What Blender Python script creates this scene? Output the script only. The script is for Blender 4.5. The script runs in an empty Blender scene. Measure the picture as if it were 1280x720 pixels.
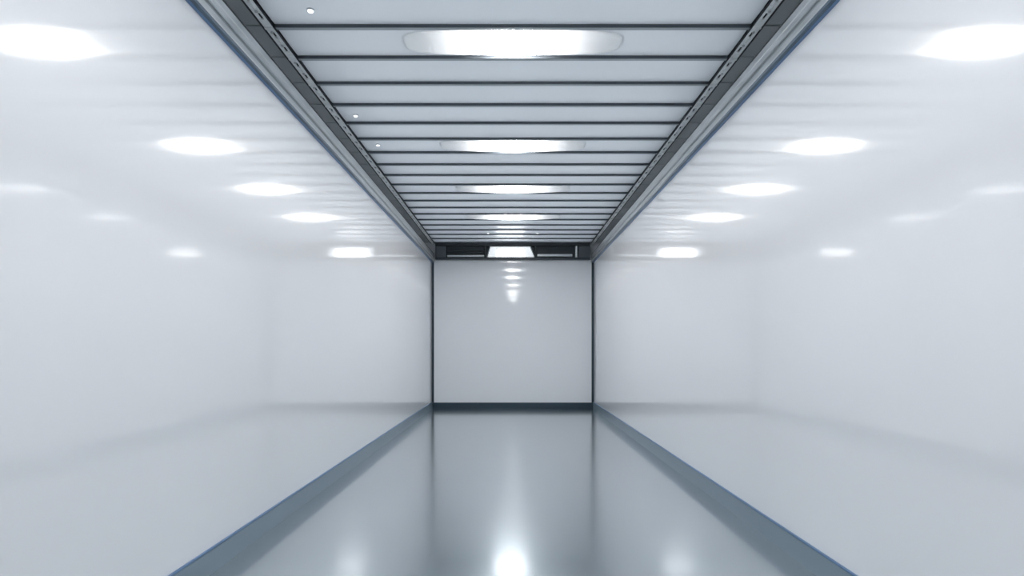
import bpy, bmesh, math
from mathutils import Vector, Matrix

S = bpy.context.scene
C = S.collection

# ------------------------------------------------------------------ metrics (metres)
CAM_Z = 0.89          # eye height above the floor
F_PX = 760.0          # focal length for a 1280 px wide frame
HW = 1.20             # half width of the box body
Y0, Y1 = -2.6, 9.03   # rear and front end
CEIL = CAM_Z + 1.58
WALL_TOP = CAM_Z + 1.283
PITCH = 0.317
SEAM0 = 2.958

# ------------------------------------------------------------------ materials
def mat(name, col, metal=0.0, rough=0.5, ior=1.5, coat=0.0, coat_rough=0.05, coat_ior=1.5,
        noise=0.0, nscale=3.0, bump=0.0, bscale=2.0, stretch=(1, 1, 1), rvar=0.0):
    m = bpy.data.materials.new(name); m.use_nodes = True
    nt = m.node_tree; b = nt.nodes['Principled BSDF']
    b.inputs['Base Color'].default_value = (*col, 1)
    b.inputs['Metallic'].default_value = metal
    b.inputs['Roughness'].default_value = rough
    b.inputs['IOR'].default_value = ior
    b.inputs['Coat Weight'].default_value = coat
    b.inputs['Coat Roughness'].default_value = coat_rough
    b.inputs['Coat IOR'].default_value = coat_ior
    tc = nt.nodes.new('ShaderNodeTexCoord')
    mp = nt.nodes.new('ShaderNodeMapping'); mp.inputs['Scale'].default_value = stretch
    nt.links.new(tc.outputs['Object'], mp.inputs['Vector'])
    n = nt.nodes.new('ShaderNodeTexNoise'); n.inputs['Scale'].default_value = nscale
    n.inputs['Detail'].default_value = 4
    nt.links.new(mp.outputs['Vector'], n.inputs['Vector'])
    r = nt.nodes.new('ShaderNodeMapRange')
    r.inputs['To Min'].default_value = 1 - noise; r.inputs['To Max'].default_value = 1 + noise
    nt.links.new(n.outputs['Fac'], r.inputs['Value'])
    mx = nt.nodes.new('ShaderNodeVectorMath'); mx.operation = 'SCALE'
    mx.inputs[0].default_value = col
    nt.links.new(r.outputs['Result'], mx.inputs['Scale'])
    nt.links.new(mx.outputs['Vector'], b.inputs['Base Color'])
    if rvar:
        rr = nt.nodes.new('ShaderNodeMapRange')
        rr.inputs['To Min'].default_value = rough - rvar; rr.inputs['To Max'].default_value = rough + rvar
        nt.links.new(n.outputs['Fac'], rr.inputs['Value'])
        nt.links.new(rr.outputs['Result'], b.inputs['Roughness'])
    if bump:
        n2 = nt.nodes.new('ShaderNodeTexNoise'); n2.inputs['Scale'].default_value = bscale
        n2.inputs['Detail'].default_value = 1.0
        nt.links.new(mp.outputs['Vector'], n2.inputs['Vector'])
        bp = nt.nodes.new('ShaderNodeBump'); bp.inputs['Strength'].default_value = 1.0
        bp.inputs['Distance'].default_value = bump
        nt.links.new(n2.outputs['Fac'], bp.inputs['Height'])
        nt.links.new(bp.outputs['Normal'], b.inputs['Normal'])
        nt.links.new(bp.outputs['Normal'], b.inputs['Coat Normal'])
    return m

def glow(name, col, strength):
    m = bpy.data.materials.new(name); m.use_nodes = True
    b = m.node_tree.nodes['Principled BSDF']
    b.inputs['Base Color'].default_value = (.9, .9, .9, 1)
    b.inputs['Roughness'].default_value = .3
    b.inputs['Emission Color'].default_value = (*col, 1)
    b.inputs['Emission Strength'].default_value = strength
    return m

M_WALL = mat('white_gelcoat', (.82, .83, .855), rough=.45, coat=1.0, coat_rough=.065, coat_ior=2.0,
             noise=.012, nscale=.8, bump=.0008, bscale=1.3)
M_END = mat('white_end_panel', (.83, .845, .875), rough=.5, ior=1.3, coat=1.0, coat_rough=.055, coat_ior=1.5,
            noise=.012, nscale=1.0)
M_FLOOR = mat('sealed_metal_floor', (.43, .50, .54), metal=.82, rough=.22, coat=.9, coat_rough=.12, coat_ior=1.5, noise=.03, nscale=2.0,
              stretch=(3, .4, 1), rvar=.015)
M_PANEL = mat('ceiling_panel_white', (.92, .935, .95), rough=.4, coat=.25, coat_rough=.16, coat_ior=1.35,
              noise=.01, nscale=1.5, bump=.001, bscale=2.0)
M_PANEL.node_tree.nodes['Principled BSDF'].inputs['Specular IOR Level'].default_value = .15
nt_ = M_PANEL.node_tree                    # thin white panels; translucency added so daylight from above brightens the ceiling
tr_ = nt_.nodes.new('ShaderNodeBsdfTranslucent'); tr_.inputs['Color'].default_value = (.93, .96, 1, 1)
mx_ = nt_.nodes.new('ShaderNodeMixShader'); mx_.inputs[0].default_value = .22
nt_.links.new(nt_.nodes['Principled BSDF'].outputs[0], mx_.inputs[1]); nt_.links.new(tr_.outputs[0], mx_.inputs[2])
nt_.links.new(mx_.outputs[0], nt_.nodes['Material Output'].inputs['Surface'])
M_RIM = mat('lamp_rim_white', (.92, .935, .95), rough=.4)
M_SEAM = mat('dark_frame_rib_shade', (.09, .105, .12), rough=.6, noise=.1)  # roof frame tone, also the shade painted on the ribs' near faces
M_STRIP = mat('grey_rib_metal', (.40, .43, .46), metal=.1, rough=.4, noise=.04)
M_SILVER = mat('bright_aluminium', (.60, .625, .64), metal=.85, rough=.28, noise=.05, nscale=5, stretch=(1, .2, 1))
M_GALV = mat('galvanised_steel', (.93, .96, .97), metal=.0, rough=.38, noise=.25, nscale=30)
M_WEB = mat('dark_grey_web', (.36, .40, .42), metal=.4, rough=.4, noise=.1, nscale=6)
M_SLATE = mat('slate_blue_metal', (.085, .13, .18), metal=.4, rough=.3, noise=.08, nscale=4)
M_BLUE = mat('blue_lip', (.13, .24, .42), metal=.4, rough=.3, noise=.08, nscale=4)
M_BLACK = mat('black_rubber', (.016, .022, .026), rough=.55, noise=.1)
M_HEAD = mat('charcoal_steel', (.026, .036, .046), metal=.1, rough=.4, noise=.1, nscale=8)
M_KICK = mat('blue_grey_kick_metal', (.21, .275, .325), metal=.2, rough=.35, noise=.05, nscale=4, stretch=(1, .4, 1))
M_KICKB = mat('dark_kick_metal', (.026, .048, .070), metal=.1, rough=.4, noise=.05, nscale=4)
M_PLATE = mat('header_end_metal', (.085, .10, .115), metal=.2, rough=.4, noise=.1, nscale=8)
M_POST = mat('dark_corner_angle', (.035, .055, .07), metal=.3, rough=.4, noise=.05)
M_LED = glow('led_painted_glow', (1.0, 1.0, 1.0), 1)
def painted_falloff(m, half, stops):
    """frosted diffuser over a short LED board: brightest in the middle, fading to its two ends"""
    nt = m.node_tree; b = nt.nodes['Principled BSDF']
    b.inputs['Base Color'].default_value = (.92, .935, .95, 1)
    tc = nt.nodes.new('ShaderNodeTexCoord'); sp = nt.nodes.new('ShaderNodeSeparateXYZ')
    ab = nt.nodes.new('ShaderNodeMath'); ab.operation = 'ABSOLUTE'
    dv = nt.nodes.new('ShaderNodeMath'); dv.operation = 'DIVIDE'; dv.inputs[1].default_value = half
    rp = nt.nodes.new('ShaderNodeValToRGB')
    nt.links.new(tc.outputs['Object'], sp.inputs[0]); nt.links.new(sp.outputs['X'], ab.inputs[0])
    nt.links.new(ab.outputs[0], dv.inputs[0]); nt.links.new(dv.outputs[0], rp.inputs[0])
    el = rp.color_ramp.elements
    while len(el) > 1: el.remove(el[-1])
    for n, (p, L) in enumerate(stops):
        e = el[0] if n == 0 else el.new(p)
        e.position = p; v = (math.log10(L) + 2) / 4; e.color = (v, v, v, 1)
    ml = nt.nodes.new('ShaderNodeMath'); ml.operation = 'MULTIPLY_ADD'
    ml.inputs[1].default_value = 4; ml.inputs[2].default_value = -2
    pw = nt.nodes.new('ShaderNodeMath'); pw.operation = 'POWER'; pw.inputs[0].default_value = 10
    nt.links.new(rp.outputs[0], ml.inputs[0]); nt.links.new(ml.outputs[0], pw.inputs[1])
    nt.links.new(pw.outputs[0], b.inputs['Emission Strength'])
painted_falloff(M_LED, .56, [(0, 74), (.13, 58), (.26, 17), (.40, 5), (.48, 1.8), (.58, .75), (.72, .32), (.86, .12), (1, .04)])  # bright lamp centre; outer stops paint its glow across the ceiling panel
M_LEDH = glow('header_led_lens', (.93, .97, 1.0), .5)
M_LEDC = glow('header_led_bar', (1.0, 1.0, 1.0), 13)
M_DOT = glow('dot_glow', (.95, 1.0, 1.0), 1.6)

# ------------------------------------------------------------------ mesh helpers
def box(bm, x0, x1, y0, y1, z0, z1):
    v = [bm.verts.new(p) for p in ((x0, y0, z0), (x1, y0, z0), (x1, y1, z0), (x0, y1, z0),
                                   (x0, y0, z1), (x1, y0, z1), (x1, y1, z1), (x0, y1, z1))]
    for f in ((0, 3, 2, 1), (4, 5, 6, 7), (0, 1, 5, 4), (1, 2, 6, 5), (2, 3, 7, 6), (3, 0, 4, 7)):
        bm.faces.new([v[i] for i in f])

def prism(bm, pts, axis, a, b):
    """closed outline pts extruded along axis ('x','y','z') from a to b"""
    def P(p, t):
        return {'y': (p[0], t, p[1]), 'x': (t, p[0], p[1]), 'z': (p[0], p[1], t)}[axis]
    A = [bm.verts.new(P(p, a)) for p in pts]; B = [bm.verts.new(P(p, b)) for p in pts]
    n = len(pts)
    bm.faces.new(A); bm.faces.new(B[::-1])
    for i in range(n):
        bm.faces.new((A[i], B[i], B[(i + 1) % n], A[(i + 1) % n]))

def obj(name, bm, m, parent=None, bevel=0.0, seg=2, smooth=False, loc=(0, 0, 0)):
    bmesh.ops.recalc_face_normals(bm, faces=bm.faces)
    me = bpy.data.meshes.new(name); bm.to_mesh(me); bm.free()
    me.materials.append(m)
    o = bpy.data.objects.new(name, me); C.objects.link(o)
    o.location = loc
    if parent: o.parent = parent
    if bevel:
        md = o.modifiers.new('bevel', 'BEVEL'); md.width = bevel; md.segments = seg
        md.limit_method = 'ANGLE'
    if smooth:
        for p in me.polygons: p.use_smooth = True
    return o

def struct(name, bm, m, **k):
    o = obj(name, bm, m, **k); o['kind'] = 'structure'; return o

def tag(o, label, cat, group=None):
    o['label'] = label; o['category'] = cat
    if group: o['group'] = group
    return o

def empty(name, loc):
    o = bpy.data.objects.new(name, None); C.objects.link(o); o.location = loc
    o.empty_display_size = .1
    return o

def copy_tree(o, parent=None):
    c = o.copy(); C.objects.link(c); c.parent = parent
    for ch in [x for x in bpy.data.objects if x.parent == o]:
        copy_tree(ch, c)
    return c

# ------------------------------------------------------------------ room shell
bm = bmesh.new(); box(bm, -HW - .06, HW + .06, Y0, Y1 + .06, -.06, 0)
f = struct('floor', bm, M_FLOOR); f['label'] = 'grey blue polished metal floor of the box body'

for s, nm in ((-1, 'left'), (1, 'right')):
    bm = bmesh.new()
    box(bm, min(s * HW, s * (HW + .05)), max(s * HW, s * (HW + .05)), Y0, Y1, 0, CAM_Z + 1.395)
    box(bm, min(s * (HW + .05), s * (HW + .13)), max(s * (HW + .05), s * (HW + .13)), Y0, Y1, CAM_Z + 1.36, CAM_Z + 1.395)
    box(bm, min(s * (HW + .105), s * (HW + .16)), max(s * (HW + .105), s * (HW + .16)), Y0, Y1, CAM_Z + 1.37, CEIL + .05)
    w = struct('wall_' + nm, bm, M_WALL); w['label'] = 'glossy white %s side wall' % nm

bm = bmesh.new(); box(bm, -HW - .16, HW + .16, Y1, Y1 + .05, 0, CEIL + .05)
w = struct('wall_back', bm, M_END); w['label'] = 'white end wall facing the camera'
bm = bmesh.new(); box(bm, -HW - .16, HW + .16, Y0 - .05, Y0, -.06, CEIL + .05)
w = struct('wall_rear', bm, M_WEB); w['label'] = 'closed rear end behind the camera'

# ceiling: roof frame, crosswise white panels and grey ribs
RIB_W, RIB_H = .028, .0155
k0 = int(math.floor((Y0 - SEAM0) / PITCH)) + 1
edges = []; k = k0
while SEAM0 + k * PITCH < Y1 - .15:
    edges.append(SEAM0 + k * PITCH); k += 1
W = 1.158
bm = bmesh.new()                            # roof frame: two side sheets and a bow over every rib
for sx in (-1, 1):
    box(bm, min(sx * 1.150, sx * 1.305), max(sx * 1.150, sx * 1.305), Y0, Y1, CEIL + .022, CEIL + .05)
for a in edges + [Y0 + .01, Y1 - .03]:
    box(bm, -1.150, 1.150, a - .010, a + .020, CEIL + .0205, CEIL + .05)
ceil = struct('ceiling', bm, M_SEAM); ceil['label'] = 'ceiling lined with crosswise white panels between dark ribs'
def panel(a, L):
    bm = bmesh.new(); n = 14; lo, hi = [], []
    y_a, y_b = .002, L - .002
    for i in range(n + 1):
        t = i / n; y = y_a + (y_b - y_a) * t
        lo.append((y, -.0035 * (1 - (2 * t - 1) ** 2))); hi.append((y, .02))
    prism(bm, lo + hi[::-1], 'x', -W, W)
    return obj('ceiling_panel', bm, M_PANEL, parent=ceil, loc=(0, a, CEIL))
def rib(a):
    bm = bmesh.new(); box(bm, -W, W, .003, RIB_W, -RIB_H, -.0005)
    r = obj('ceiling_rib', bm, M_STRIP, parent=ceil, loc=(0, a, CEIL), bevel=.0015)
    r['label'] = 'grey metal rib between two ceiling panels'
    bm = bmesh.new(); box(bm, -W, W, -.001, .0028, -RIB_H - .001, -.0005)  # thin dark strip paints the shade on the rib's near face
    e = obj('dark_strip', bm, M_SEAM, parent=r); e['label'] = 'dark near face of the rib, shade put into its colour'
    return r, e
p0 = r0 = None
for i, a in enumerate(edges):
    b = edges[i + 1] if i + 1 < len(edges) else Y1 - .02
    if p0 is not None and i + 1 < len(edges):
        p = p0.copy(); C.objects.link(p); p.location = (0, a, CEIL)
    else:
        q = panel(a, b - a)
        if p0 is None: p0 = q
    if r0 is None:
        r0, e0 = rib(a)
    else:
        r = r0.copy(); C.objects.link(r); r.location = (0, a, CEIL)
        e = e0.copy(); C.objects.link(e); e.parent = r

# kick plates = baseboards
KH = .092
for s, nm in ((-1, 'left'), (1, 'right')):
    bm = bmesh.new()
    pts = [(s * HW, .0), (s * (HW - .010), .0), (s * (HW - .007), KH - .010), (s * (HW - .007), KH), (s * HW, KH + .004)]
    prism(bm, pts, 'y', Y0, Y1)
    o = struct('baseboard_' + nm, bm, M_KICK); o['label'] = 'blue grey metal kick plate along the %s wall' % nm
    bm = bmesh.new()
    box(bm, min(s * (HW - .009), s * HW), max(s * (HW - .009), s * HW), Y0, Y1, KH + .003, KH + .009)
    l = obj('lip', bm, M_BLUE, parent=o); l['label'] = 'thin blue top lip'
bm = bmesh.new(); box(bm, -HW + .01, HW - .01, Y1 - .015, Y1, 0, KH)
o = struct('baseboard_back', bm, M_KICKB, bevel=.003); o['label'] = 'dark kick plate under the end wall'

# corner angles
for s, nm in ((-1, 'trim_1'), (1, 'trim_2')):
    bm = bmesh.new()
    x = s * HW; t = .004; w_ = .030
    pts = [(x, Y1), (x, Y1 - w_), (x - s * t, Y1 - w_), (x - s * t * 1.4, Y1 - t * 1.4), (x - s * w_, Y1 - t), (x - s * w_, Y1)]
    prism(bm, pts, 'z', KH, WALL_TOP)
    o = struct(nm, bm, M_POST); o['label'] = 'dark corner angle at the %s end of the end wall' % ('left' if s < 0 else 'right')

# ------------------------------------------------------------------ side assemblies under the ceiling
def zc(v): return CAM_Z + v
for s, nm in ((-1, 'left'), (1, 'right')):
    # guide rail: galvanised C-profile with a blue grey lower lip
    base = empty('guide_rail', (s * HW, (Y0 + Y1) / 2, WALL_TOP))
    tag(base, 'long bright aluminium guide rail with blue lower lip along top of %s wall' % nm, 'rail',
        'guide rails along the wall tops')
    def loc(p): return (p[0] - HW, p[1] - 1.283)
    Lr = (Y1 - Y0) / 2 - .012
    def prof(name, pts, m, lab=None):
        bm = bmesh.new(); q = [(s * (a - HW), b - 1.283) for a, b in pts]
        prism(bm, q, 'y', -Lr, Lr); o = obj(name, bm, m, parent=base)
        if lab: o['label'] = lab
        return o
    prof('lower_lip', [(1.2, 1.277), (1.190, 1.277), (1.186, 1.2775), (1.186, 1.290), (1.2, 1.290)], M_BLUE, 'thin blue lower lip')
    prof('slate_channel', [(1.1858, 1.279), (1.172, 1.281), (1.168, 1.290), (1.1858, 1.290)], M_SLATE, 'slate blue channel')
    prof('lower_bead', [(1.2, 1.290), (1.168, 1.290), (1.165, 1.294), (1.165, 1.315), (1.168, 1.319), (1.2, 1.319)], M_SILVER)
    prof('groove', [(1.2, 1.319), (1.176, 1.319), (1.176, 1.337), (1.2, 1.337)], M_WEB, 'dark groove between the beads')
    prof('upper_bead', [(1.2, 1.337), (1.168, 1.337), (1.164, 1.341), (1.164, 1.360), (1.161, 1.364), (1.161, 1.392), (1.166, 1.398), (1.2, 1.398)], M_SILVER)
    prof('top_gasket', [(1.2, 1.398), (1.170, 1.398), (1.170, 1.412), (1.2, 1.412)], M_BLACK, 'black rubber gasket')

    # dark plates closing the recess above the rail, one per ceiling panel
    yc = (Y0 + Y1) / 2
    base = empty('recess_lining', (s * 1.22, yc, CEIL - .01))
    tag(base, 'dark grey sectioned lining above the %s guide rail' % nm, 'lining', 'dark linings above the guide rails')
    bm = bmesh.new()
    for i, a in enumerate(edges):
        b_ = edges[i + 1] if i + 1 < len(edges) else Y1 - .012
        box(bm, min(s * .002, s * .084), max(s * .002, s * .084), a + .005 - yc, b_ - .005 - yc, .002, .012)
    obj('plate', bm, M_WEB, parent=base, bevel=.002)
    bm = bmesh.new(); box(bm, min(s * .002, s * .084), max(s * .002, s * .084), edges[0] - yc, Y1 - .012 - yc, .0125, .016)
    o = obj('backing', bm, M_BLACK, parent=base); o['label'] = 'black backing in the joints'
    bm = bmesh.new(); box(bm, min(s * -.012, s * .0015), max(s * -.012, s * .0015), -Lr, Lr, -.004, .012)
    o = obj('dark_strip', bm, M_BLACK, parent=base); o['label'] = 'black sealing strip beside the slotted strip'

    # perforated strip under the panel ends
    base = empty('perforated_strip', (s * 1.186, (Y0 + Y1) / 2, CEIL - .026))
    tag(base, 'slotted galvanised steel strip bolted under %s ends of ceiling panels' % nm, 'strip', 'slotted strips at the panel ends')
    xa, xb = -.025, .018            # strip width measured towards the wall
    bm = bmesh.new()
    def bx(x0, x1, y0, y1, z0, z1):
        x0, x1 = s * x0, s * x1
        box(bm, min(x0, x1), max(x0, x1), y0 - yc, y1 - yc, z0, z1)
    T0, T1 = .003, .010
    for i, a in enumerate(edges):
        b_ = edges[i + 1] if i + 1 < len(edges) else Y1 - .012
        L = b_ - a
        if L < .2: 
            bx(xa, xb, a, b_, T0, T1); continue
        # side rails of this unit with a small joint between units
        bx(xa, xa + .014, a + .004, b_ - .004, T0, T1)
        bx(xb - .015, xb, a + .004, b_ - .004, T0, T1)
        # crossings leaving slots of varied length
        cuts = [(.004, .03), (.085, .12), (.15, .18), (.235, L - .004)]
        for c0, c1 in cuts:
            bx(xa + .014, xb - .015, a + c0, a + c1, T0, T1)
        # raised hinge knuckle across the joint, stiffening ribs
        bx(xa + .002, xb - .004, b_ - .024, b_ - .008, -.006, T0)
        bx(xa + .014, xa + .022, a + .080, a + .140, -.001, T0)
    obj('strip', bm, M_GALV, parent=base, bevel=0)
    bm = bmesh.new(); box(bm, min(s * xa, s * xb), max(s * xa, s * xb), edges[0] - yc, Y1 - .012 - yc, .011, .0118)
    o = obj('backing', bm, M_BLACK, parent=base); o['label'] = 'black backing seen through the slots'
    bm = bmesh.new()
    for sx in (xa - .0025, xb):
        x0, x1 = s * sx, s * (sx + .0025)
        box(bm, min(x0, x1), max(x0, x1), edges[0] - yc, Y1 - .012 - yc, .002, .011)
    o = obj('edge_flange', bm, M_BLACK, parent=base); o['label'] = 'dark turned edges'
    proto = None
    for i, a in enumerate(edges):
        if a < 1.2: continue
        for dy in (.028, .16):
            if a + dy > Y1 - .03: continue
            if proto is None:
                bm = bmesh.new()
                bmesh.ops.create_cone(bm, cap_ends=True, segments=6, radius1=.0075, radius2=.0075, depth=.006)
                proto = obj('bolt', bm, M_SILVER, parent=base, bevel=.001)
                c = proto
            else:
                c = proto.copy(); C.objects.link(c)
            c.location = (s * -.004, a + dy - yc, -.001)

# ------------------------------------------------------------------ ceiling lamps
def lamp_proto():
    root = empty('ceiling_lamp', (0, 0, 0))
    # low frosted dome with a rounded-rectangle outline and a thin white rim
    def oval(rx, ry, e=4.0, n=64):
        out = []
        for i in range(n):
            t = 2 * math.pi * i / n; c, s_ = math.cos(t), math.sin(t)
            out.append((rx * math.copysign(abs(c) ** (2 / e), c), ry * math.copysign(abs(s_) ** (2 / e), s_)))
        return out
    def loft(name, m, prof, cap, lab):
        bm = bmesh.new(); rings = [[bm.verts.new((x, y, z)) for x, y in oval(rx, ry)] for rx, ry, z in prof]
        for a, b in zip(rings, rings[1:]):
            for i in range(64): bm.faces.new((a[i], a[(i + 1) % 64], b[(i + 1) % 64], b[i]))
        if cap: bm.faces.new(rings[-1])
        o = obj(name, bm, m, parent=root, smooth=True); o['label'] = lab
    loft('rim', M_RIM, [(.570, .130, .004), (.566, .128, -.0005), (.565, .127, -.0015), (.560, .122, -.0015), (.560, .122, .004)], False, 'thin white rim')
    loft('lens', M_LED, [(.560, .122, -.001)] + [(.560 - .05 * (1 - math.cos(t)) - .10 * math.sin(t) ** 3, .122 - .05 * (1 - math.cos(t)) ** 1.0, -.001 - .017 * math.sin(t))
         for t in [j * math.pi / 12 for j in range(1, 7)]], True, 'frosted lens white at its centre, glow on the panel painted into its ends')
    return root
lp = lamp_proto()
lamps = [(0, 'oval ceiling lamp nearest the camera, largest and brightest in the row'),
         (5, 'second oval ceiling lamp from the camera, halfway down the ceiling'),
         (9, 'oval ceiling lamp between the second and the farthest one of the row'),
         (13, 'farthest and smallest oval ceiling lamp, close to the dark header'),
         (-5, 'oval ceiling lamp above the camera, out of the picture'),
         (-9, 'oval ceiling lamp just behind the camera, out of the picture'),
         (-14, 'oval ceiling lamp farthest behind the camera, out of the picture')]
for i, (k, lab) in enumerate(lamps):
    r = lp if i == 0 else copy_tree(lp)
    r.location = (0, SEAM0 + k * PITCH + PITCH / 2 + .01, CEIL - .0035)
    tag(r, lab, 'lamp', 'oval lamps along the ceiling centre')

# small marker lights; last pair is added for header lamp glints on the ceiling
mp_ = None
dots = [(-.94, 2.825, 'small round marker light near the slotted strip, closest to camera'),
        (-1.06, 4.10, 'small round marker light by the left strip, middle one of three'),
        (-1.04, 4.69, 'small round marker light by the left strip, farthest of three'),
        (-.335, 8.25, 'small glowing dot added as a header lamp glint, left of centre just before the header'),
        (.335, 8.25, 'small glowing dot added as a header lamp glint, right of centre just before the header')]
for x, y, lab in dots:
    if mp_ is None:
        mp_ = empty('light_dot', (0, 0, 0))
        bm = bmesh.new()
        bmesh.ops.create_cone(bm, cap_ends=True, segments=24, radius1=.016, radius2=.018, depth=.008)
        obj('bezel', bm, M_SILVER, parent=mp_, bevel=.001)
        bm = bmesh.new()
        bmesh.ops.create_uvsphere(bm, u_segments=20, v_segments=10, radius=.0145)
        bmesh.ops.scale(bm, vec=(1, 1, .6), verts=bm.verts)
        obj('lens', bm, M_DOT, parent=mp_, smooth=True, loc=(0, 0, -.004))
        r = mp_
    else:
        r = copy_tree(mp_)
    r.location = (x, y, CEIL - .006)
    tag(r, lab, 'light', 'small marker lights in the ceiling')

# ------------------------------------------------------------------ header above the end wall
D = .11                                     # depth of the header box
YF = Y1 - D                                 # its front face
SC = (F_PX / YF)                            # px per metre there
def hx(px): return (px - 641) / SC
def hz(py): return CAM_Z + (436 - py) / SC
head = empty('header', (0, Y1, hz(324)))
tag(head, 'charcoal steel header with recessed bays across top of end wall', 'header')
def hpart(name, m, boxes, bevel=.003, lab=None, lean=0):
    bm = bmesh.new()
    for x0, x1, yt, yb, d0, d1 in boxes:
        box(bm, hx(x0), hx(x1), d0 - D, min(d1 - D, -.001), hz(yb) - head.location.z, min(hz(yt), CEIL - .012) - head.location.z)
    o = obj(name, bm, m, parent=head, bevel=bevel)
    if lab: o['label'] = lab
    return o
XL, XR = 544, 738
hpart('back_plate', M_HEAD, [(XL, XR, 303, 324, .07, D)])
hpart('top_bar', M_BLACK, [(XL, XR, 303, 307.2, .0, .069)], lab='black upper bar')
hpart('bottom_bar', M_HEAD, [(XL, XR, 321.6, 324.2, .0, .069)])
hpart('end_plate', M_PLATE, [(XL, 557, 307.4, 321.5, .008, .069)], lab='dark grey end plate')
hpart('end_plate', M_PLATE, [(723.5, XR, 307.4, 321.5, .008, .069)], lab='dark grey end plate')
hpart('divider', M_BLACK, [(605.5, 608, 307.4, 321.5, .0, .069)])
hpart('divider', M_BLACK, [(668.5, 671, 307.4, 321.5, .0, .069)])
hpart('bracket', M_GALV, [(719.5, 721.6, 307.4, 321.5, .004, .069)], lab='lighter grey upright bracket')
hpart('bay_slat', M_HEAD, [(558.5, 605, 312.4, 313.4, .03, .069), (558.5, 605, 315.4, 316.2, .02, .069)], bevel=.001)
hpart('ledge', M_SILVER, [(559, 605, 318.6, 320.8, .01, .069)], lab='light grey ledge')
hpart('ledge', M_SILVER, [(671.8, 715.5, 317.4, 320.4, .01, .069)], lab='light grey ledge')

# header lamp: splayed trapezoid lens in a shallow housing
hl = empty('header_lamp', (hx(638.5), YF + .068, hz(321)))
tag(hl, 'wide bright trapezoid lamp set in the middle of the dark header', 'lamp')
ox, oz = hl.location.x, hl.location.z
def hp(px, py, d): return (hx(px) - ox, -d, hz(py) - oz)
bm = bmesh.new()
quad0 = [hp(613.5, 308.6, .088), hp(662, 308.6, .088), hp(667.6, 321.0, .050), hp(609.6, 321.0, .050)]
quad1 = [hp(613.5, 308.6, .0), hp(662, 308.6, .0), hp(667.6, 321.0, .0), hp(609.6, 321.0, .0)]
A = [bm.verts.new(p) for p in quad0]; B = [bm.verts.new(p) for p in quad1]
bm.faces.new(A); bm.faces.new(B[::-1])
for i in range(4): bm.faces.new((A[i], B[i], B[(i + 1) % 4], A[(i + 1) % 4]))
o = obj('lens', bm, M_LEDH, parent=hl, bevel=.006, seg=3); o['label'] = 'white sloped lens'
bm = bmesh.new()
P = [hp(622, 311.5, .0791), hp(655, 311.5, .0791), hp(657, 320.3, .0522), hp(620, 320.3, .0522)]
Q = [(v[0], v[1] + .006, v[2]) for v in P]; P = [(v[0], v[1] - .002, v[2]) for v in P]
A = [bm.verts.new(p) for p in P]; B = [bm.verts.new(p) for p in Q]
bm.faces.new(A); bm.faces.new(B[::-1])
for i in range(4): bm.faces.new((A[i], B[i], B[(i + 1) % 4], A[(i + 1) % 4]))
o = obj('led_bar', bm, M_LEDC, parent=hl, bevel=.002); o['label'] = 'brightest middle of the lamp'
for (a, b) in (((612.4, 308.0), (608.4, 321.4)), ((663.1, 308.0), (668.8, 321.4))):
    bm = bmesh.new()
    sgn = -1 if a[0] < 630 else 1
    p = [hp(a[0], a[1], .092), hp(a[0] - sgn * .9, a[1], .092), hp(b[0] - sgn * .9, b[1], .054), hp(b[0], b[1], .054)]
    q = [(v[0], 0, v[2]) for v in p]
    A = [bm.verts.new(v) for v in p]; B = [bm.verts.new(v) for v in q]
    bm.faces.new(A); bm.faces.new(B[::-1])
    for i in range(4): bm.faces.new((A[i], B[i], B[(i + 1) % 4], A[(i + 1) % 4]))
    o = obj('end_cap', bm, M_WEB, parent=hl); o['label'] = 'dark end cap'

# ------------------------------------------------------------------ world, camera, view
w = bpy.data.worlds.new('world'); S.world = w; w.use_nodes = True
w.node_tree.nodes['Background'].inputs[0].default_value = (.69, .73, .77, 1)
w.node_tree.nodes['Background'].inputs[1].default_value = 3.0  # daylight above the roof, added to brighten the translucent panels

cd = bpy.data.cameras.new('camera'); cam = bpy.data.objects.new('camera', cd); C.objects.link(cam)
cam.location = (0, 0, CAM_Z); cam.rotation_euler = (math.pi / 2, 0, 0)
cd.sensor_width = 36; cd.lens = F_PX / 1280 * 36
cd.shift_y = 76 / 1280; cd.shift_x = -1 / 1280
cd.clip_start = .01
S.camera = cam
S.view_settings.view_transform = 'Standard'
S.view_settings.look = 'None'
S.view_settings.gamma = 1
S.view_settings.use_curve_mapping = False
S.view_settings.exposure = 0.04
